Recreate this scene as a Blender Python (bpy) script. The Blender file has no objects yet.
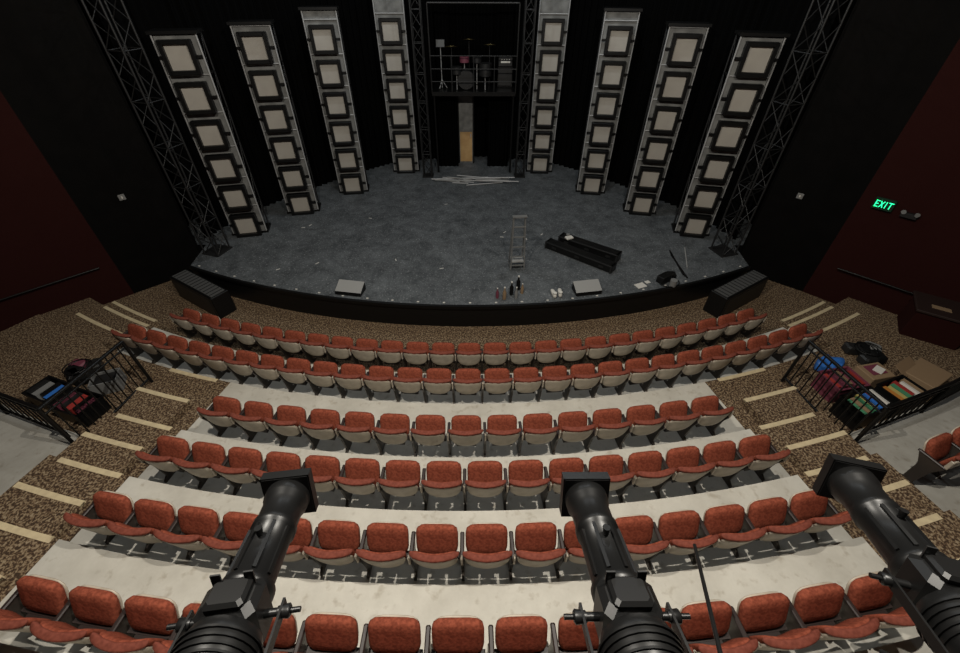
import bpy, math, random
from mathutils import Vector, Matrix
random.seed(7)
C=bpy.context.scene.collection
YC=23.668
# ---------------------------------------------------------------- materials
def newmat(name,col=(.5,.5,.5),rough=.6,metal=0,noise=0,nscale=20,col2=None,bump=0,spec=.5,lo=.35,hi=.65):
    m=bpy.data.materials.new(name);m.use_nodes=True
    nt=m.node_tree;b=nt.nodes['Principled BSDF']
    b.inputs['Base Color'].default_value=(*col,1)
    b.inputs['Roughness'].default_value=rough
    b.inputs['Metallic'].default_value=metal
    b.inputs['Specular IOR Level'].default_value=spec
    if col2 is not None or bump:
        tc=nt.nodes.new('ShaderNodeTexCoord')
        n=nt.nodes.new('ShaderNodeTexNoise');n.inputs['Scale'].default_value=nscale
        n.inputs['Detail'].default_value=5
        nt.links.new(tc.outputs['Object'],n.inputs['Vector'])
        if col2 is not None:
            r=nt.nodes.new('ShaderNodeValToRGB')
            r.color_ramp.elements[0].position=lo;r.color_ramp.elements[1].position=hi
            r.color_ramp.elements[0].color=(*col,1);r.color_ramp.elements[1].color=(*col2,1)
            nt.links.new(n.outputs['Fac'],r.inputs['Fac'])
            nt.links.new(r.outputs['Color'],b.inputs['Base Color'])
        if bump:
            bp=nt.nodes.new('ShaderNodeBump');bp.inputs['Strength'].default_value=bump
            bp.inputs['Distance'].default_value=.01
            nt.links.new(n.outputs['Fac'],bp.inputs['Height'])
            nt.links.new(bp.outputs['Normal'],b.inputs['Normal'])
    return m
def emis(name,col,st):
    m=newmat(name,col);b=m.node_tree.nodes['Principled BSDF']
    b.inputs['Emission Color'].default_value=(*col,1);b.inputs['Emission Strength'].default_value=st
    return m
M={}
M['red']=newmat('seat_red_fabric',(.17,.040,.022),.9,col2=(.29,.074,.041),nscale=38,bump=.3,spec=.12)
M['redlip']=newmat('seat_red_trim',(.14,.036,.023),.8,col2=(.21,.058,.038),nscale=30,spec=.15)
M['beige']=newmat('seat_shell_plastic',(.38,.33,.26),.45,col2=(.48,.42,.335),nscale=8)
M['smetal']=newmat('seat_standard_metal',(.06,.05,.042),.4,.4)
M['arm']=newmat('armrest_dark',(.02,.011,.009),.5)
M['black']=newmat('black_paint',(.005,.005,.005),.38,spec=.28)
M['blackmatte']=newmat('black_matte',(.005,.005,.005),.9,spec=.1)
M['drape']=newmat('black_velour',(.0022,.0022,.0022),1,spec=.02)
M['alu']=newmat('aluminium_tube',(.36,.36,.355),.4,.25)
M['greyback']=newmat('grey_scrim',(.12,.12,.115),.8,col2=(.20,.20,.19),nscale=5)
M['panel']=newmat('offwhite_panel',(.35,.325,.285),.8,col2=(.38,.355,.31),nscale=3)
M['maroon']=newmat('maroon_wall_fabric',(.018,.0050,.0042),.9,col2=(.025,.0068,.0058),nscale=80,spec=.06)
M['blackwall']=newmat('black_wall_paint',(.0020,.0018,.0016),.8,col2=(.0030,.0026,.0023),nscale=3,spec=.07)
M['cream']=newmat('nosing_cream',(.64,.53,.33),.6,col2=(.53,.43,.27),nscale=12)
M['white']=newmat('white_plastic',(.6,.58,.53),.5)
M['grey']=newmat('grey_plastic',(.17,.17,.165),.6)
M['dgrey']=newmat('dark_grey_plastic',(.07,.07,.068),.6)
M['wood']=newmat('tan_wood',(.42,.25,.10),.5,col2=(.5,.32,.14),nscale=5)
M['cardboard']=newmat('cardboard',(.22,.145,.08),.8)
M['blue']=newmat('blue_plastic',(.03,.14,.45),.4)
M['rednew']=newmat('red_plastic',(.26,.03,.025),.4)
M['orange']=newmat('orange_paper',(.40,.16,.03),.6)
M['green']=newmat('green_folder',(.05,.20,.10),.6)
M['yellow']=newmat('yellow_paper',(.36,.29,.09),.6)
M['purple']=newmat('maroon_folder',(.14,.03,.05),.6)
M['exit']=emis('exit_green_glow',(.02,.9,.35),2.0)
M['signdark']=newmat('sign_face',(.004,.03,.015),.4)
M['glass']=newmat('lens_glass',(.03,.035,.04),.05)
M['brass']=newmat('brass_cymbal',(.25,.19,.08),.35,.9)
M['trussgrey']=newmat('dark_truss_metal',(.022,.022,.022),.45,.4)
M['greywedge']=newmat('speaker_grille_grey',(.28,.28,.27),.7)
M['ladder']=newmat('ladder_metal',(.30,.30,.29),.35,.6)
def concrete(name,k):
    m=newmat(name,(.42,.39,.33),.75)
    nt=m.node_tree;b=nt.nodes['Principled BSDF']
    tc=nt.nodes.new('ShaderNodeTexCoord')
    n=nt.nodes.new('ShaderNodeTexNoise');n.inputs['Scale'].default_value=1.7;n.inputs['Detail'].default_value=8;n.inputs['Roughness'].default_value=.65
    r=nt.nodes.new('ShaderNodeValToRGB');r.color_ramp.elements[0].position=.3;r.color_ramp.elements[1].position=.7
    r.color_ramp.elements[0].color=(.49*k,.465*k,.405*k,1);r.color_ramp.elements[1].color=(.66*k,.635*k,.565*k,1)
    v=nt.nodes.new('ShaderNodeTexNoise');v.inputs['Scale'].default_value=9;v.inputs['Detail'].default_value=4
    r2=nt.nodes.new('ShaderNodeValToRGB');r2.color_ramp.elements[0].position=.28;r2.color_ramp.elements[1].position=.42
    r2.color_ramp.elements[0].color=(.78,.75,.71,1);r2.color_ramp.elements[1].color=(1,1,1,1)
    mx=nt.nodes.new('ShaderNodeMixRGB');mx.blend_type='MULTIPLY';mx.inputs[0].default_value=1
    for a in (n,v): nt.links.new(tc.outputs['Object'],a.inputs['Vector'])
    nt.links.new(n.outputs['Fac'],r.inputs['Fac']);nt.links.new(v.outputs['Fac'],r2.inputs['Fac'])
    nt.links.new(r.outputs['Color'],mx.inputs[1]);nt.links.new(r2.outputs['Color'],mx.inputs[2])
    nt.links.new(mx.outputs['Color'],b.inputs['Base Color'])
    return m
M['conc']=concrete('pale_concrete',.92);M['conc2']=concrete('grey_concrete',.6)
def carpet():
    m=newmat('speckled_carpet',(.2,.1,.05),.95,spec=.1)
    nt=m.node_tree;b=nt.nodes['Principled BSDF']
    tc=nt.nodes.new('ShaderNodeTexCoord')
    n=nt.nodes.new('ShaderNodeTexNoise');n.inputs['Scale'].default_value=34;n.inputs['Detail'].default_value=1.5;n.inputs['Distortion'].default_value=.5
    r=nt.nodes.new('ShaderNodeValToRGB');cr=r.color_ramp
    cr.elements[0].position=.42;cr.elements[0].color=(.050,.032,.021,1)
    cr.elements[1].position=.56;cr.elements[1].color=(.21,.148,.088,1)
    e=cr.elements.new(.49);e.color=(.105,.066,.040,1)
    e=cr.elements.new(.70);e.color=(.30,.235,.155,1)
    nt.links.new(tc.outputs['Object'],n.inputs['Vector']);nt.links.new(n.outputs['Fac'],r.inputs['Fac'])
    nt.links.new(r.outputs['Color'],b.inputs['Base Color'])
    return m
M['carpet']=carpet()
def stagefloor():
    m=newmat('scuffed_stage_floor',(.05,.05,.05),.65)
    nt=m.node_tree;b=nt.nodes['Principled BSDF']
    tc=nt.nodes.new('ShaderNodeTexCoord')
    n=nt.nodes.new('ShaderNodeTexNoise');n.inputs['Scale'].default_value=2.2;n.inputs['Detail'].default_value=15;n.inputs['Roughness'].default_value=.86
    n.inputs['Distortion'].default_value=.4
    r=nt.nodes.new('ShaderNodeValToRGB');cr=r.color_ramp
    cr.elements[0].position=.38;cr.elements[0].color=(.030,.034,.037,1)
    cr.elements[1].position=.66;cr.elements[1].color=(.135,.147,.154,1)
    w=nt.nodes.new('ShaderNodeTexNoise');w.inputs['Scale'].default_value=26;w.inputs['Detail'].default_value=5
    r2=nt.nodes.new('ShaderNodeValToRGB');r2.color_ramp.elements[0].position=.58;r2.color_ramp.elements[1].position=.72
    r2.color_ramp.elements[0].color=(0,0,0,1);r2.color_ramp.elements[1].color=(.18,.18,.18,1)
    mx=nt.nodes.new('ShaderNodeMixRGB');mx.blend_type='ADD';mx.inputs[0].default_value=1
    for a in (n,w): nt.links.new(tc.outputs['Object'],a.inputs['Vector'])
    nt.links.new(n.outputs['Fac'],r.inputs['Fac']);nt.links.new(w.outputs['Fac'],r2.inputs['Fac'])
    nt.links.new(r.outputs['Color'],mx.inputs[1]);nt.links.new(r2.outputs['Color'],mx.inputs[2])
    nt.links.new(mx.outputs['Color'],b.inputs['Base Color'])
    return m
M['stage']=stagefloor()
# ---------------------------------------------------------------- mesh builder
class B:
    def __init__(s): s.v=[];s.f=[];s.m=[];s.mats=[];s.X=Matrix.Identity(4);s.sm=[]
    def mi(s,k):
        if k not in s.mats: s.mats.append(k)
        return s.mats.index(k)
    def add(s,vs,fs,mat,smooth=False):
        o=len(s.v);s.v+=[tuple(s.X@Vector(p)) for p in vs]
        i=s.mi(mat)
        for f in fs: s.f.append([o+a for a in f]);s.m.append(i);s.sm.append(smooth)
    def box(s,c,d,mat,rot=None):
        R=rot if rot is not None else Matrix.Identity(3)
        vs=[Vector(c)+R@Vector((x*d[0]/2,y*d[1]/2,z*d[2]/2)) for x in(-1,1) for y in(-1,1) for z in(-1,1)]
        s.add(vs,[(0,1,3,2),(4,6,7,5),(0,4,5,1),(2,3,7,6),(0,2,6,4),(1,5,7,3)],mat)
    def rbox(s,c,d,mat,rot=None,b=.01):
        R=rot if rot is not None else Matrix.Identity(3)
        hx,hy,hz=d[0]/2,d[1]/2,d[2]/2;b=min(b,hx*.9,hy*.9,hz*.9)
        rings=[(-hz,b),(-hz+b,0),(hz-b,0),(hz,b)]
        vs=[];fs=[]
        for z,i in rings:
            X,Y=hx-i,hy-i
            for x,y in((-X+b,-Y),(X-b,-Y),(X,-Y+b),(X,Y-b),(X-b,Y),(-X+b,Y),(-X,Y-b),(-X,-Y+b)):
                vs.append(Vector(c)+R@Vector((x,y,z)))
        for k in range(3):
            for j in range(8):
                fs.append((k*8+j,k*8+(j+1)%8,(k+1)*8+(j+1)%8,(k+1)*8+j))
        fs.append(tuple(range(7,-1,-1)));fs.append(tuple(range(24,32)))
        s.add(vs,fs,mat)
    def cyl(s,p0,p1,r,mat,n=8,r2=None,caps=True):
        p0=Vector(p0);p1=Vector(p1);r2=r if r2 is None else r2
        a=(p1-p0).normalized();t=Vector((0,0,1)) if abs(a.z)<.9 else Vector((1,0,0))
        u=a.cross(t).normalized();w=a.cross(u)
        vs=[];fs=[]
        for p,rr in((p0,r),(p1,r2)):
            for k in range(n):
                an=2*math.pi*k/n;vs.append(p+u*math.cos(an)*rr+w*math.sin(an)*rr)
        for k in range(n): fs.append((k,(k+1)%n,n+(k+1)%n,n+k))
        s.add(vs,fs,mat,True)
        if caps: s.add(vs,[tuple(range(n-1,-1,-1)),tuple(range(n,2*n))],mat)
    def tube(s,pts,r,mat,n=6):
        for a,b in zip(pts[:-1],pts[1:]): s.cyl(a,b,r,mat,n)
    def lathe(s,prof,p0,ax,mat,n=20,flat=False):
        p0=Vector(p0);a=Vector(ax).normalized();t=Vector((0,0,1)) if abs(a.z)<.9 else Vector((1,0,0))
        u=a.cross(t).normalized();w=a.cross(u);vs=[];fs=[]
        for d,r in prof:
            for k in range(n):
                an=2*math.pi*k/n;vs.append(p0+a*d+u*math.cos(an)*r+w*math.sin(an)*r)
        for i in range(len(prof)-1):
            for k in range(n): fs.append((i*n+k,i*n+(k+1)%n,(i+1)*n+(k+1)%n,(i+1)*n+k))
        s.add(vs,fs,mat,not flat)
        m=len(prof)-1
        s.add(vs,[tuple(range(n-1,-1,-1)),tuple(range(m*n,m*n+n))],mat)
    def pad(s,w,h,T,fn,mat,N=28,e=5,off=0,taper=0):
        rings=[(.5,.5),(.85,.47),(.97,.3),(1,0),(.97,-.3),(.85,-.47),(.5,-.5)]
        vs=[];fs=[]
        for sc,t in rings:
            for k in range(N):
                a=2*math.pi*k/N;c,si=math.cos(a),math.sin(a)
                q=(abs(c)**e+abs(si)**e)**(-1/e)
                x=c*q*w/2*sc;v=h/2+si*q*h/2*sc
                x*=1-taper*(1-v/h)
                vs.append(fn(x,v,t*T+off))
        for i in range(len(rings)-1):
            for k in range(N): fs.append((i*N+k,i*N+(k+1)%N,(i+1)*N+(k+1)%N,(i+1)*N+k))
        c0=len(vs);vs.append(fn(0,h/2,.5*T+off));vs.append(fn(0,h/2,-.5*T+off))
        L=(len(rings)-1)*N
        for k in range(N):
            fs.append((c0,(k+1)%N,k));fs.append((c0+1,L+k,L+(k+1)%N))
        s.add(vs,fs,mat,True)
    def mesh(s,name):
        me=bpy.data.meshes.new(name);me.from_pydata(s.v,[],s.f)
        for k in s.mats: me.materials.append(M[k])
        me.polygons.foreach_set('material_index',s.m);me.polygons.foreach_set('use_smooth',s.sm)
        me.update()
        import bmesh
        bm=bmesh.new();bm.from_mesh(me);bmesh.ops.recalc_face_normals(bm,faces=bm.faces);bm.to_mesh(me);bm.free()
        return me
    def obj(s,name,loc=(0,0,0),rz=0):
        me=s.mesh(name);o=bpy.data.objects.new(name,me);C.objects.link(o)
        o.location=loc;o.rotation_euler=(0,0,rz);return o
def pol(R,th,z=0): return (R*math.sin(th),YC-R*math.cos(th),z)
def rz3(a): return Matrix.Rotation(a,3,'Z')
def sector(b,R0,R1,t0,t1,z0,z1,mat,n=24):
    vs=[];fs=[]
    for i in range(n+1):
        t=t0+(t1-t0)*i/n
        vs+=[pol(R0,t,z0),pol(R1,t,z0),pol(R1,t,z1),pol(R0,t,z1)]
    for i in range(n):
        a=i*4;c=a+4
        for j in range(4): fs.append((a+j,a+(j+1)%4,c+(j+1)%4,c+j))
    fs.append((0,1,2,3));fs.append((n*4+3,n*4+2,n*4+1,n*4))
    b.add(vs,fs,mat)
# ---------------------------------------------------------------- geometry numbers
rake=.295
SHR=[.27,.27,.26,.29,.31,.33]
RR=[YC-y+s_ for y,s_ in zip((5.995,5.017,3.773,2.859,1.951,1.05),SHR)]
CNT=[25,27,15,16,16,15]
PIT=[.52,.52,.543,.532,.535,.55]
EDG=[RR[0]-1.05]+[r+.07 for r in RR]+[24.8,26.2]
b=B();b.box((0,3,-.05),(23,16,.1),'carpet');b.obj('floor')
b=B();XW=[0,7.15,4.45,4.55,4.6,4.65,4.7,4.8]
for j in range(1,8):
    z=rake*j;R0=EDG[j];R1=EDG[j+1]
    a=math.asin(XW[j]/(R0+.4))
    sector(b,R0,R1,-a,a,0.001,z,'conc',40)
b.obj('floor_seating_tiers')
b=B();nb=B()
for j in range(0,8):
    z=rake*j;R0=EDG[j] if j else EDG[1]-.55;R1=EDG[j+1]
    xi=XW[j] if j else 7.15
    for sg in(-1,1):
        xo=9.6 if j<3 else 5.95
        a0=math.asin(xi/(R0+.4))*sg;a1=math.asin(xo/(R0+.4))*sg
        lo,hi=min(a0,a1),max(a0,a1)
        if j==2 and R1<20.7:
            R1b=20.7
            aa=math.asin(5.95/20.)*sg
            sector(b,R1,R1b,min(aa,a1),max(aa,a1),.001,z-.001,'carpet',8)
        if j>0: sector(b,R0,R1,lo,hi,.001,z-.0005,'carpet',12)
        x0,x1=(7.3,8.75) if j<2 else (4.72,5.75)
        h0=math.asin(x0/(R0+.4))*sg;h1=math.asin(x1/(R0+.4))*sg
        l2,h2=min(h0,h1),max(h0,h1)
        Rm=(R0+R1)/2
        sector(b,Rm,R1+.001,l2,h2,.001,z+rake/2,'carpet',8)
        sector(nb,Rm-.012,Rm+.06,l2,h2,max(.01,z+rake/2-.03),z+rake/2+.006,'cream',8)
        if j>0: sector(nb,R0-.012,R0+.06,l2,h2,z-.03,z+.006,'cream',8)
b.obj('floor_aisle_steps');nb.obj('trim_step_nosing')
for sg,nm in((-1,'left'),(1,'right')):
    b=B()
    a0=math.asin(5.97/20.7)*sg
    outer=[]
    for i in range(9):
        t=a0+(math.asin(10.2/20.7)*sg-a0)*i/8
        outer.append(pol(20.7,t)[:2])
    poly=outer+[(10.6*sg,-2.5),(5.97*sg,-2.5)]
    n=len(poly);vs=[(x,y,0.001) for x,y in poly]+[(x,y,.9) for x,y in poly]
    fs=[tuple(range(n)),tuple(range(n,2*n))]+[(i,(i+1)%n,n+(i+1)%n,n+i) for i in range(n)]
    b.add(vs,fs,'conc2');b.obj('floor_side_platform_'+nm)
# stage
b=B();Rs=YC-7.43
n=48;t1=math.asin(7.07/Rs);poly=[pol(Rs,-t1+2*t1*i/n)[:2] for i in range(n+1)]
poly+=[(7.18,10.1),(8.25,10.15),(8.25,17.1),(-8.25,17.1),(-8.25,10.15),(-7.18,10.1)]
N=len(poly)
b.add([(x,y,.62) for x,y in poly],[tuple(range(N))],'stage')
b.add([(x,y,0) for x,y in poly]+[(x,y,.62) for x,y in poly],[(i,(i+1)%N,N+(i+1)%N,N+i) for i in range(N)],'black')
sector(b,Rs-.02,Rs+.05,-t1,t1,.55,.628,'black',48)
for i in range(25):
    t=-t1*.97+2*t1*.97*i/24
    b.box(pol(Rs-.09,t,.628),(.05,.03,.012),'white',rz3(t))
for i in range(14):
    b.box((random.uniform(-5.5,5.5),random.uniform(8.6,13.5),.622),(.10,.025,.003),'white',rz3(random.uniform(0,3)))
b.obj('stage_platform')
# ---------------------------------------------------------------- walls
def wallq(name,p,q,z0,z1,mat,th=.15,side=1):
    p=Vector((*p,0));q=Vector((*q,0));d=(q-p).normalized();nn=Vector((-d.y,d.x,0))*th*side
    b=B();vs=[]
    for z in(z0,z1):
        for a in(p,q,q+nn,p+nn): vs.append((a.x,a.y,z))
    b.add(vs,[(0,1,2,3),(4,5,6,7),(0,1,5,4),(1,2,6,5),(2,3,7,6),(3,0,4,7)],mat);return b.obj(name)
wallq('wall_left_proscenium',(-8.6,8.72),(-7.3,9.95),0,9,'blackwall')
wallq('wall_right_proscenium',(8.6,8.82),(7.3,9.95),0,9,'blackwall',side=-1)
wallq('wall_left_house',(-8.6,8.72),(-10.7,6.65),0,9,'maroon',side=-1)
wallq('wall_right_house',(8.6,8.82),(10.7,6.65),0,9,'maroon')
wallq('wall_left',(-10.7,6.65),(-10.7,-4.5),0,9,'maroon',side=-1)
wallq('wall_right',(10.7,6.65),(10.7,-4.5),0,9,'maroon')
wallq('wall_back',(-10.7,-4.5),(10.7,-4.5),0,9,'maroon',side=-1)
wallq('wall_stage_back',(-8.4,17.2),(8.4,17.2),0,9,'blackwall')
wallq('wall_stage_left',(-8.4,9.9),(-8.4,17.2),0,9,'blackwall')
wallq('wall_stage_right',(8.4,9.9),(8.4,17.2),0,9,'blackwall',side=-1)
b=B();b.box((0,6.4,9.05),(22,22.5,.1),'blackwall');b.obj('ceiling')
for sg in(-1,1):
    b=B();p=Vector((sg*8.75,8.45,.95));q=Vector((sg*10.45,6.75,.95))
    b.cyl(p,q,.02,'black',8)
    for t in(.1,.5,.9):
        r=p.lerp(q,t);b.cyl(r,r+Vector((sg*.09,.09,-.04)),.012,'black',6)
    b.obj('wall_handrail')
def drape(name,pts,z0,z1,amp=.07,wl=.22):
    P=[Vector((*p,0)) for p in pts];b=B();vs=[];L=0;col=0
    for a,c in zip(P[:-1],P[1:]):
        d=c-a;l=d.length;u=d/l;nn=Vector((-u.y,u.x,0));k=max(2,int(l/(wl/6)))
        for i in range(k):
            s=l*i/k;ph=(L+s)/wl*2*math.pi
            p=a+u*s+nn*amp*math.sin(ph)+u*.02*math.sin(2*ph)
            vs+=[(p.x,p.y,z0),(p.x,p.y,z1)];col+=1
        L+=l
    b.add(vs,[(2*i,2*i+2,2*i+3,2*i+1) for i in range(col-1)],'drape',True)
    return b.obj(name)
for sg in(-1,1):
    drape('stage_curtain',[(sg*7.35,10.4),(sg*6.9,11.9),(sg*5.7,13.5),(sg*4.4,15.1),(sg*2.7,16.6),(sg*.75,16.8)],.622,8.9)
drape('backdrop_curtain',[(-1.3,17.0),(1.3,17.0)],.622,8.9)
for sg in(-1,1):
    drape('doorway_curtain',[(sg*1.3,15.95),(sg*.5,15.95)],.622,3.1,.04,.16)
# ---------------------------------------------------------------- theatre seat
def seatmesh(end=False):
    b=B()
    lean=.20;c_=math.sqrt(1-lean*lean)
    up=Vector((0,-lean,c_));nf=Vector((0,c_,lean));base=Vector((0,.095,.43))
    def fb(x,v,t): 
        p=base+up*v+nf*t;return (p.x+x,p.y+.9*x*x,p.z)
    b.pad(.50,.375,.032,fb,'beige',off=-.046,taper=.16,e=3.2)
    b.pad(.455,.32,.06,lambda x,v,t:fb(x,v+.06,t),'red',off=0,e=5)
    b.pad(.505,.065,.066,lambda x,v,t:fb(x,v+.34,t),'redlip',off=-.024,e=3)
    an=math.radians(66);dr=Vector((0,math.cos(an),math.sin(an)));nn=Vector((0,-math.sin(an),math.cos(an)))
    hb=Vector((0,.20,.42))
    def fs(x,v,t):
        p=hb+dr*v+nn*(t-.05*x*x);return (x,p.y,p.z)
    b.pad(.45,.36,.09,fs,'red',e=5.5)
    b.pad(.43,.34,.03,lambda x,v,t:fs(x,v+.005,t),'beige',off=-.05,e=4)
    b.box((0,.185,.40),(.47,.06,.05),'arm')
    b.box((0,.17,.37),(.30,.12,.10),'arm')
    def stand(x):
        vs=[];w=.016
        prof=[(.06,0),(.34,0),(.34,.03),(.25,.08),(.25,.40),(.33,.56),(.03,.56),(.09,.40),(.13,.08),(.06,.03)]
        for s in(-w,w):
            vs+=[(x+s,y,z) for y,z in prof]
        n=len(prof);fs_=[tuple(range(n)),tuple(range(n,2*n))]+[(i,(i+1)%n,n+(i+1)%n,n+i) for i in range(n)]
        b.add(vs,fs_,'smetal')
        b.rbox((x,.19,.575),(.045,.33,.03),'arm',b=.01)
        b.rbox((x,.04,.65),(.025,.045,.16),'beige',b=.008)
    stand(-.26)
    if end: stand(.26)
    return b.mesh('theater_seat_mesh')
SM=seatmesh();SE=seatmesh(True)
def seat(me,loc,rz):
    o=bpy.data.objects.new('theater_seat',me);C.objects.link(o);o.location=loc;o.rotation_euler=(0,0,rz);return o
for j,(R,c) in enumerate(zip(RR,CNT)):
    dt=PIT[j]/R
    for i in range(c):
        th=(i-(c-1)/2)*dt
        seat(SE if i==c-1 else SM,pol(R,th,rake*j+.001),th)
for k in range(3):
    seat(SE if k==2 else SM,(6.50+.5*k,2.95+.17*k,.9),.35)
# ---------------------------------------------------------------- LED panel towers
def tower(x,y,rz,H=4.68):
    b=B();W=.43
    for sx in(-W,W):
        for sy in(.12,.52):
            b.cyl((sx,sy,0),(sx,sy,H),.02,'alu' if sy<.3 else 'trussgrey',8)
        for k in range(7):
            z=.05+k*.77
            b.cyl((sx,.12,z),(sx,.52,z),.018,'black',6)
            if k<6: b.cyl((sx,.12,z),(sx,.52,z+.77),.012,'black',6)
    for k in range(7):
        z=.05+k*.77
        b.cyl((-W,.12,z),(W,.12,z),.016,'alu',6);b.cyl((-W,.52,z),(W,.52,z),.018,'black',6)
    b.box((0,.16,H/2),(2*W-.04,.02,H-.1),'greyback')
    b.box((0,.34,.03),(2*W+.1,.5,.06),'black')
    b.box((0,.3,H),(2*W+.1,.5,.06),'black')
    for k in range(6):
        z=.319+k*.785
        for sx in(-1,1):
            b.rbox((sx*.28,.0,z),(.085,.16,.645),'black',b=.01)
            b.rbox((0,.0,z+sx*.28),(.56,.16,.085),'black',b=.01)
            b.box((sx*.37,.07,z),(.12,.05,.05),'black')
        b.box((0,.03,z),(.50,.03,.50),'panel')
        b.box((0,.1,z),(.5,.1,.5),'black')
    b.obj('light_panel_tower',(x,y,.621),rz)
for (x,y),r,hh in zip(((6.197,10.605),(5.128,11.96),(3.919,13.452),(2.423,15.295)),(.22,.2,.15,.06),(4.68,4.72,4.9,5.1)):
    tower(x,y,-r,hh);tower(-x,y,r,hh)
def truss(name,x,y,w,h,rz,step=.4,mat='black',r=.022):
    b=B();c=[(-w/2,-w/2),(w/2,-w/2),(w/2,w/2),(-w/2,w/2)]
    for p in c: b.cyl((*p,0),(*p,h),r,mat,8)
    n=int(h/step)
    for k in range(n):
        z=k*step
        for i in range(4):
            a=c[i];d=c[(i+1)%4]
            if k%2: a,d=d,a
            b.cyl((*a,z),(*d,z+step),r*.5,mat,6)
            if k%2==0: b.cyl((*c[i],z),(*c[(i+1)%4],z),r*.5,mat,6)
    b.box((0,0,.015),(w+.1,w+.1,.03),mat)
    return b.obj(name,(x,y,.621),rz)
for sg in(-1,1):
    truss('lattice_truss_tower',sg*6.72,9.78,.42,7.5,sg*.3,step=.45,mat='trussgrey')
    truss('lattice_truss_tower',(-1.6 if sg<0 else 1.68),15.0,.28,7.5,0,mat='trussgrey')
# band platform
b=B();zb=3.2
b.box((0.05,15.95,zb),(2.7,1.4,.12),'black')
for z in(.35,.7,1.05): b.cyl((-1.3,15.27,zb+z),(1.4,15.27,zb+z),.015,'trussgrey',6)
for x in(-1.3,-.65,.05,.7,1.4): b.cyl((x,15.27,zb),(x,15.27,zb+1.05),.018,'trussgrey',6)
for x in(-1.25,1.35):
    for y in(15.35,16.5): b.cyl((x,y,.622),(x,y,zb),.035,'black',8)
b.cyl((-1.3,15.3,5.55),(1.4,15.3,5.55),.03,'trussgrey')
for x in(-1.3,1.4): b.cyl((x,15.3,zb),(x,15.3,5.55),.025,'trussgrey')
b.obj('band_platform')
zt=zb+.061
b=B()
b.lathe([(0,.27),(.01,.28),(.38,.28),(.39,.27)],(-.2,15.5,zt+.29),(0,1,0),'trussgrey',24)
for x,y,z,r,h,m in((-.5,15.6,.45,.17,.2,'trussgrey'),(.15,15.7,.75,.15,.16,'trussgrey'),(-.25,15.75,.75,.15,.16,'purple'),(.42,15.6,.4,.2,.35,'trussgrey')):
    b.lathe([(0,r),(h,r)],(x,y,zt+z),(0,0,1),m,18);b.cyl((x,y,zt),(x,y,zt+z),.015,'alu')
for x,y,z,r in((-.65,15.7,1.2,.2),(.55,15.7,1.25,.2),(-.1,16.0,1.35,.2)):
    b.lathe([(0,.02),(.03,r),(.035,r)][::-1],(x,y,zt+z),(0,-.2,-1),'brass',20);b.cyl((x,y,zt),(x,y,zt+z),.012,'trussgrey')
b.obj('drum_kit')
b=B()
b.rbox((1.08,16.1,zt+.3),(.5,.35,.6),'black');b.box((1.08,15.92,zt+.3),(.44,.01,.45),'trussgrey');b.rbox((1.08,16.1,zt+.73),(.45,.32,.25),'trussgrey')
b.box((1.08,15.93,zt+.73),(.3,.01,.05),'white')
for q in(-.12,-.04,.04,.12): b.lathe([(0,.012),(.015,.012)],(1.08+q,15.935,zt+.8),(0,-1,0),'white',8)
b.obj('guitar_amplifier')
b=B()
b.cyl((-1.0,15.8,zt+.02),(-1.0,15.8,zt+1.15),.012,'alu');b.box((-1.0,15.76,zt+1.25),(.26,.03,.2),'dgrey',Matrix.Rotation(-.4,3,'X'))
for a in(0,2.1,4.2): b.cyl((-1.0,15.8,zt+.25),(-1.0+.16*math.cos(a),15.8+.16*math.sin(a),zt+.01),.01,'alu')
b.obj('music_stand')
b=B()
b.box((-.25,16.35,.625+1.2),(.50,.05,2.4),'greyback');b.box((-.25,16.32,.63+.58),(.44,.04,1.05),'wood')
for x in(-.52,.02): b.box((x,16.32,.625+1.22),(.05,.1,2.44),'black')
b.box((-.25,16.32,.62+2.44),(.6,.1,.05),'black');b.box((-.08,16.28,.62+1.0),(.03,.04,.12),'alu')
b.obj('door_1')
b=B()
for i in range(22):
    x=random.uniform(-.8,1.0);y=random.uniform(14.2,14.75);a=random.uniform(-.25,.25);l=random.uniform(.5,1.5)
    z=.645+.04*(i%3)
    b.cyl((x-l/2*math.cos(a),y-l/2*math.sin(a),z),(x+l/2*math.cos(a),y+l/2*math.sin(a),z),.02,'alu' if i%4 else 'greywedge',8)
b.obj('pile_of_pipes')
# ---------------------------------------------------------------- stage items
def stand(x,y):
    b=B()
    for sx in(-.17,.17):
        b.cyl((sx,-.16,0),(sx*.8,0,1.35),.018,'ladder');b.cyl((sx,.16,0),(sx*.8,0.02,1.35),.018,'ladder')
        b.cyl((sx,-.16,.03),(sx,.16,.03),.014,'ladder')
    for z in(.12,.35,.6,.85,1.1,1.33):
        w=.17*(1-.2*z/1.35);yy=-.16*(1-z/1.35)
        b.box((0,yy,z),(2*w,.04,.02),'ladder')
    b.box((0,-.02,1.36),(.34,.12,.02),'ladder');b.box((0,0,.2),(.3,.26,.03),'greywedge')
    b.obj('step_ladder',(x,y,.622),.1)
stand(1.15,9.05)
def case(name,x,y,rz,l=1.9,w=.3,h=.2):
    b=B();b.rbox((0,0,h/2),(l,w,h),'black',b=.015)
    for s in(-1,1):
        b.box((s*(l/2-.03),0,h/2),(.04,w+.02,h),'trussgrey');b.box((0,s*w/2,h-.02),(l,.012,.02),'trussgrey')
    for t in(-.5,0,.5): b.box((t*l*.7,-w/2-.01,h*.5),(.12,.02,.05),'trussgrey')
    return b.obj(name,(x,y,.622),rz)
case('equipment_case',2.80,9.42,-.70,1.95,.26);case('equipment_case',3.12,9.80,-.64,1.7,.28,.22)
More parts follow.
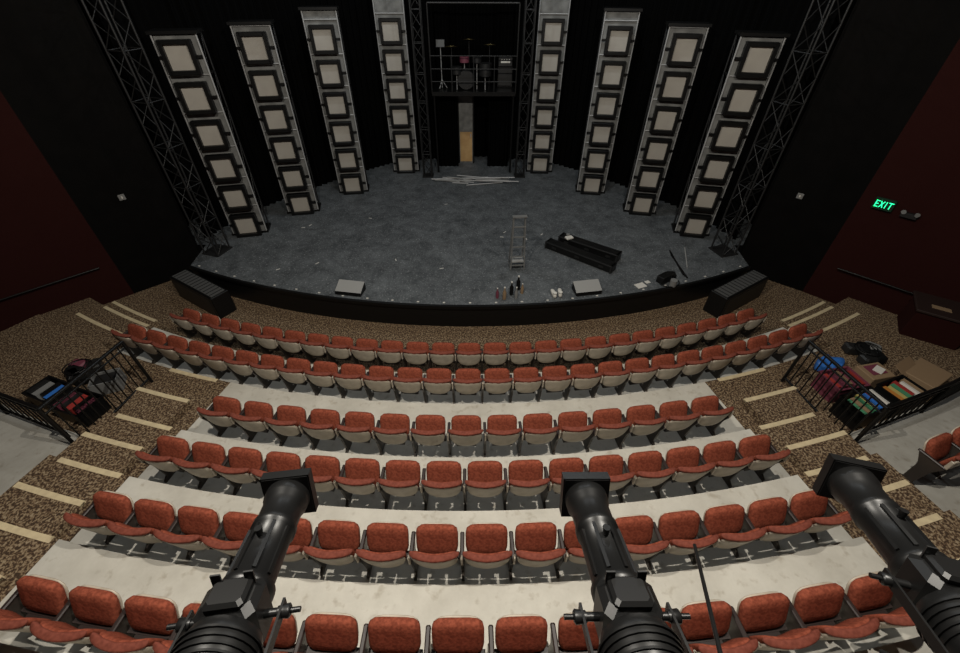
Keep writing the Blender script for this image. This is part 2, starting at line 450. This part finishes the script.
b=B();b.rbox((0,0,.03),(.2,.14,.05),'white');b.rbox((.02,.1,.06),(.08,.08,.06),'grey');b.obj('white_box',(2.62,10.05,.844),.4)
def wedge(x,y,rz):
    b=B();vs=[(-.31,-.16,0),(.31,-.16,0),(.31,.16,0),(-.31,.16,0),(-.31,-.14,.08),(.31,-.14,.08),(.31,.16,.2),(-.31,.16,.2)]
    b.add(vs,[(0,1,2,3),(0,1,5,4),(1,2,6,5),(2,3,7,6),(3,0,4,7)],'black');b.add(vs,[(4,5,6,7)],'greywedge')
    return b.obj('stage_monitor_speaker',(x,y,.63),rz)
wedge(-2.78,7.95,-.17);wedge(2.72,7.97,.17)
def bottle(x,y,mat,s=1):
    b=B();b.lathe([(0,.035*s),(.16*s,.035*s),(.2*s,.015*s),(.25*s,.014*s)],(0,0,0),(0,0,1),mat,12);b.lathe([(0,.016*s),(.02*s,.016*s)],(0,0,.25*s),(0,0,1),'white',10);b.obj('water_bottle',(x,y,.622))
for x,y,m,s in((.62,7.72,'purple',1),(.78,7.68,'cardboard',1.2),(.95,7.85,'black',1.3),(1.05,7.72,'grey',1.1),(1.2,7.9,'cardboard',1.),(1.12,8.05,'black',1.4)): bottle(x,y,m,s)
for k in(0,1):
    b=B()
    def fn(x,v,t): return (x*(1-.15*math.sin(v/.3*math.pi)),v-.15,.055+t*(1.2-v/.3*.6))
    b.pad(.11,.3,.09,fn,'white',e=2.6);b.lathe([(0,.04),(.07,.042)],(0,-.09,.07),(0,-.1,1),'white',12)
    b.obj('white_shoe',(1.92+k*.15,7.82+.03*k,.622),.15-.2*k)
b=B();b.rbox((0,0,.09),(.32,.2,.18),'black',rz3(.3));b.rbox((.28,.1,.06),(.2,.18,.12),'black',rz3(-.4));b.lathe([(0,.08),(.16,.08)],(.1,-.22,0),(0,0,1),'grey',14)
b.tube([(.1+.25*math.cos(a/3),-.1+.18*math.sin(a/3),.015) for a in range(0,20)],.012,'black');b.obj('tool_bag',(4.65,8.38,.622),.3)
b=B();b.box((0,0,.004),(.25,.18,.008),'white');b.box((.25,.05,.004),(.12,.1,.008),'white');b.obj('paper_sheets',(4.05,8.2,.622),.4)
b=B()
for i in range(3): b.cyl((-.5+i*.05,i*.05,.02),(.45+i*.1,.5+i*.03,.02),.02,'black')
b.obj('cable_bundle',(5.5,8.95,.622),1.1)
b=B();b.cyl((0,-.5,.02),(0,.5,.02),.015,'greywedge',8);b.obj('wooden_pole',(5.6,9.45,.622),-.3)
for sg in(-1,1):
    b=B();b.rbox((0,0,.30),(1.7,.44,.60),'black',b=.015);b.box((0,0,.605),(1.6,.34,.012),'dgrey');b.box((0,-.223,.3),(1.5,.01,.45),'trussgrey')
    for i in range(12): b.box((-.72+i*.131,0,.613),(.02,.32,.008),'trussgrey')
    b.obj('subwoofer_speaker',(sg*6.52,8.32,0.002),sg*.56)
# ---------------------------------------------------------------- wall fixtures
b=B();b.rbox((0,0,0),(.36,.06,.24),'signdark',b=.01)
def letter(strokes,ox):
    for (x0,z0,x1,z1) in strokes:
        b.box((ox+(x0+x1)/2,-.035,(z0+z1)/2),(abs(x1-x0)+.014,.012,abs(z1-z0)+.014),'exit',None)
letter([(-.02,-.06,-.02,.06),(-.02,.06,.03,.06),(-.02,0,.02,0),(-.02,-.06,.03,-.06)],-.12)
for s in(-1,1): b.box((-.035,-.035,0),(.014,.012,.145),'exit',Matrix.Rotation(s*.42,3,'Y'))
letter([(0,-.06,0,.06)],.035);letter([(0,-.06,0,.06),(-.035,.06,.035,.06)],.11)
b.box((0,-.031,0),(.34,.004,.22),'signdark')
b.obj('exit_sign',(8.84,8.45,2.56),-.78)
b=B();b.rbox((0,0,0),(.28,.1,.1),'trussgrey')
for s in(-1,1): b.lathe([(0,.03),(.05,.045)],(s*.1,-.03,.07),(s*.3,-1,-.1),'grey',14)
b.obj('emergency_light',(9.17,8.11,2.47),-.78)
for x,y,z,r in((-7.96,9.24,2.34,.76),(7.76,9.46,2.3,-.72)):
    b=B();b.rbox((0,0,0),(.13,.03,.13),'grey',b=.008);b.rbox((0,-.02,0),(.03,.02,.05),'white',b=.004);b.obj('wall_switch_plate',(x,y,z),r)
# ---------------------------------------------------------------- railings + stuff
def rail(pts,h=.9,gap=.13):
    b=B()
    for (x0,y0,z0),(x1,y1,z1) in zip(pts[:-1],pts[1:]):
        a=Vector((x0,y0,z0));c=Vector((x1,y1,z1));L=(c-a).length
        for zz,r in((h,.028),(.1,.02),(h-.12,.016)): b.cyl(a+Vector((0,0,zz)),c+Vector((0,0,zz)),r,'black',8)
        n=max(1,int(L/gap))
        for i in range(n+1):
            p=a.lerp(c,i/n);b.cyl(p+Vector((0,0,.0 if i in(0,n) else .1)),p+Vector((0,0,h)),.028 if i in(0,n) else .012,'black',6)
    return b.obj('guard_railing')
for sg in(-1,1):
    rail([(sg*5.80,5.2,.59),(sg*5.88,3.65,.75)],h=1.0)
    q=pol(20.78,math.asin(6.1/20.78)*sg,.9);q2=pol(20.78,math.asin(7.4/20.78)*sg,.9);q3=pol(20.78,math.asin(8.9/20.78)*sg,.9)
    rail([q,q2,q3],h=.7)
def bin_(x,y,z,w,d,h,mat,rz,contents):
    b=B();t=.02
    for s in(-1,1):
        b.box((s*(w/2),0,h/2),(t,d,h),mat);b.box((0,s*(d/2),h/2),(w,t,h),mat)
        b.box((s*(w/2+.01),0,h),(.03,d+.04,.02),mat);b.box((0,s*(d/2+.01),h),(w,.03,.02),mat)
    b.box((0,0,.01),(w,d,.02),mat)
    for i,c in enumerate(contents):
        xx=-w/2+.06+(w-.12)*i/max(1,len(contents)-1)
        b.box((xx,random.uniform(-.03,.03),h*.6),(w/len(contents)*.8,d*.75,h*.8),c,Matrix.Rotation(random.uniform(-.2,.2),3,'Y'))
    b.obj('storage_bin',(x,y,z+.002),rz)
zf=.59
bin_(6.62,4.42,zf,.66,.42,.38,'black',.3,['green','cardboard','green','yellow','blue','purple','white'])
bin_(7.38,4.66,zf,.62,.42,.40,'black',.35,['orange','yellow','green','rednew','white','cardboard'])
bin_(6.60,4.96,zf,.58,.42,.34,'purple',.2,['rednew','purple','cardboard','purple','rednew'])
b=B();b.rbox((0,0,.17),(.68,.5,.34),'cardboard');b.box((-.2,.25,.36),(.5,.25,.01),'cardboard',Matrix.Rotation(.5,3,'X'));b.obj('cardboard_box',(8.2,5.1,zf+.002),.5)
b=B();b.rbox((0,0,.14),(.48,.36,.28),'cardboard');b.box((0,.02,.285),(.3,.22,.012),'purple');b.box((.05,.0,.295),(.2,.14,.01),'white',rz3(.4));b.obj('cardboard_box',(7.38,5.2,zf+.002),.2)
b=B();b.pad(.5,.34,.2,lambda x,v,t:(x+.05*math.sin(v*20),v-.18,.12+t+.03*math.sin(x*25)*math.cos(v*22)),'blue',e=2.6,N=40);b.obj('blue_tarp_bundle',(6.8,5.52,zf+.002),.4)
def bags(x,y,cols,n,sp):
    b=B()
    for k in range(n):
        b.rbox((random.uniform(-sp,sp),random.uniform(-.2,.2),.09),(.28,.22,.18),cols[k%len(cols)],rz3(random.uniform(0,3)),b=.03)
    b.tube([(.26*math.cos(a/2)*(1-a*.02),.2*math.sin(a/2),.19+.01*math.sin(a)) for a in range(30)],.01,'black')
    b.obj('pile_of_equipment_bags',(x,y,zf+.002),0)
bags(7.75,5.85,['blackmatte','trussgrey','grey'],5,.3)
bin_(-6.5,4.5,zf,.6,.42,.3,'black',-.3,['purple','trussgrey','rednew','black','purple'])
bin_(-7.2,4.78,zf,.52,.4,.3,'black',-.35,['trussgrey','grey','black','blue'])
bags(-7.2,5.4,['blackmatte','trussgrey','black','purple'],6,.25)
b=B()
for s in(-1,1):
    b.box((s*.2,0,.13),(.02,.34,.26),'grey');b.box((0,s*.16,.13),(.4,.02,.26),'grey')
b.box((0,0,.015),(.4,.32,.03),'grey');b.box((0,0,.16),(.3,.22,.16),'trussgrey');b.obj('plastic_crate',(-6.45,5.08,zf+.002),.4)
b=B();b.rbox((0,0,.6),(.9,.7,1.2),'maroon');b.rbox((0,0,1.22),(1,.8,.05),'arm');b.box((-.1,-.1,1.25),(.3,.12,.01),'cardboard');b.obj('usher_podium',(9.55,6.55,0.002),-.6)
# ---------------------------------------------------------------- stage lights in foreground
PY,PZ=-.05,5.42
def spot(tip,tail,sc=.86):
    tip=Vector(tip);tail=Vector(tail);ax=(tip-tail).normalized()
    side=ax.cross(Vector((0,0,1))).normalized();upv=side.cross(ax).normalized()
    Mx=Matrix((( side.x,ax.x,upv.x,tail.x),(side.y,ax.y,upv.y,tail.y),(side.z,ax.z,upv.z,tail.z),(0,0,0,1)))@Matrix.Diagonal((sc,1,sc,1))
    L=(tip-tail).length
    b=B();b.X=Mx;Y=(0,1,0)
    b.lathe([(-.22,.045),(-.215,.055),(-.12,.06),(-.10,.08),(-.03,.110),(.05,.118),(.08,.108),(.09,.09)],(0,0,0),Y,'black',28)
    for k in range(5): b.lathe([(0,.116+.002*k),(.006,.116+.002*k)],(0,-.03+.018*k,0),Y,'black',28)
    for k in range(10):
        a=2*math.pi*k/10;b.box((.06*math.cos(a),-.16,.06*math.sin(a)),(.012,.09,.012),'black')
    b.rbox((0,.145,0),(.18,.12,.175),'black',b=.02)
    b.rbox((0,.145,.095),(.12,.09,.03),'black',b=.01)
    for s in(-1,1):
        b.box((s*.05,.18,.105),(.03,.005,.06),'trussgrey')
        b.cyl((s*.09,.14,0),(s*.15,.14,0),.012,'black',10);b.lathe([(0,.016),(.035,.02),(.04,.014)],(s*.13,.14,0),(s,0,0),'black',12)
        b.cyl((s*.17,.14,0),(s*.2,.14,.0),.008,'black',8)
    b.lathe([(.19,.078),(.205,.09),(.225,.09),(.23,.078),(L-.2,.076),(L-.195,.084),(L-.17,.084),(L-.165,.078),(L-.08,.08),(L-.06,.09),(L-.02,.092),(L-.015,.085)],(0,0,0),Y,'black',28)
    for a in(.5,1.2,1.94,2.64):
        b.box((.079*math.cos(a),(.23+L-.2)/2,.079*math.sin(a)),(.012,L-.45,.012),'black',Matrix.Rotation(-a,3,'Y'))
    b.lathe([(0,.01),(.03,.014)],(0,.36,.08),(0,0,1),'black',10)
    for s in(-1,1):
        b.box((s*.095,L,0),(.012,.04,.2),'black');b.box((0,L,s*.095),(.2,.04,.012),'black')
    b.box((0,L-.02,0),(.19,.006,.19),'black');b.lathe([(0,.075),(.01,.07)],(0,L-.016,0),Y,'glass',24)
    for s in(-1,1): b.box((s*.142,-.03,.0),(.008,.4,.035),'black')
    b.box((0,-.235,0),(.29,.02,.05),'black')
    pts=[(-.02,-.22,0),(-.1,-.24,-.04),(-.16,-.16,-.06),(-.18,-.06,-.08),(-.2,.0,-.14)]
    b.tube(pts,.008,'blackmatte')
    b.X=Matrix.Identity(4)
    top=Mx@Vector((0,-.24,0))
    pc=Vector((top.x,PY,PZ));b.cyl(top,pc,.018,'black')
    b.cyl(pc-Vector((.03,0,0)),pc+Vector((.03,0,0)),.045,'black',12)
    b.obj('stage_spotlight')
spot((-.545,.80,4.90),(-.475,.22,5.13));spot((.575,.795,4.89),(.575,.22,5.13));spot((1.59,.83,4.93),(1.43,.27,5.14))
b=B();b.cyl((-10.7,PY,PZ),(10.7,PY,PZ),.024,'black',12);b.obj('lighting_pipe')
b=B();b.cyl((.60,PY,PZ),(.94,.62,4.86),.006,'black',8);b.obj('safety_cable')
# ---------------------------------------------------------------- lights
def pt(x,y,z,e,col=(1,.94,.84),r=.05):
    l=bpy.data.lights.new('house_lamp','POINT');l.energy=e;l.color=col;l.shadow_soft_size=r
    o=bpy.data.objects.new('house_lamp',l);C.objects.link(o);o.location=(x,y,z)
pt(-1.75,2.2,8.6,1180);pt(1.75,2.2,8.6,1180)
pt(-2.8,11.5,8.6,220,(.88,.95,1));pt(2.8,11.5,8.6,220,(.88,.95,1));pt(0,10.0,8.7,110,(.92,.96,1))
w=bpy.data.worlds.new('w');bpy.context.scene.world=w;w.use_nodes=True
w.node_tree.nodes['Background'].inputs[0].default_value=(.02,.02,.022,1)
bpy.context.scene.view_settings.view_transform='Standard'
# ---------------------------------------------------------------- camera
f,ppx,pit,yaw,roll,cx,H=420.7,479.1,.713,.008,.005,.167,6.426
r0=Vector((math.cos(yaw),-math.sin(yaw),0));h=Vector((math.sin(yaw),math.cos(yaw),0));zz=Vector((0,0,1))
fw=h*math.cos(pit)-zz*math.sin(pit);dn=-h*math.sin(pit)-zz*math.cos(pit)
R=math.cos(roll)*r0-math.sin(roll)*dn;D=math.sin(roll)*r0+math.cos(roll)*dn
cam=bpy.data.cameras.new('camera');o=bpy.data.objects.new('camera',cam);C.objects.link(o)
o.matrix_world=Matrix(((R.x,-D.x,-fw.x,cx),(R.y,-D.y,-fw.y,0),(R.z,-D.z,-fw.z,H),(0,0,0,1)))
cam.sensor_width=36;cam.lens=f/960*36;cam.clip_start=.05
bpy.context.scene.camera=o
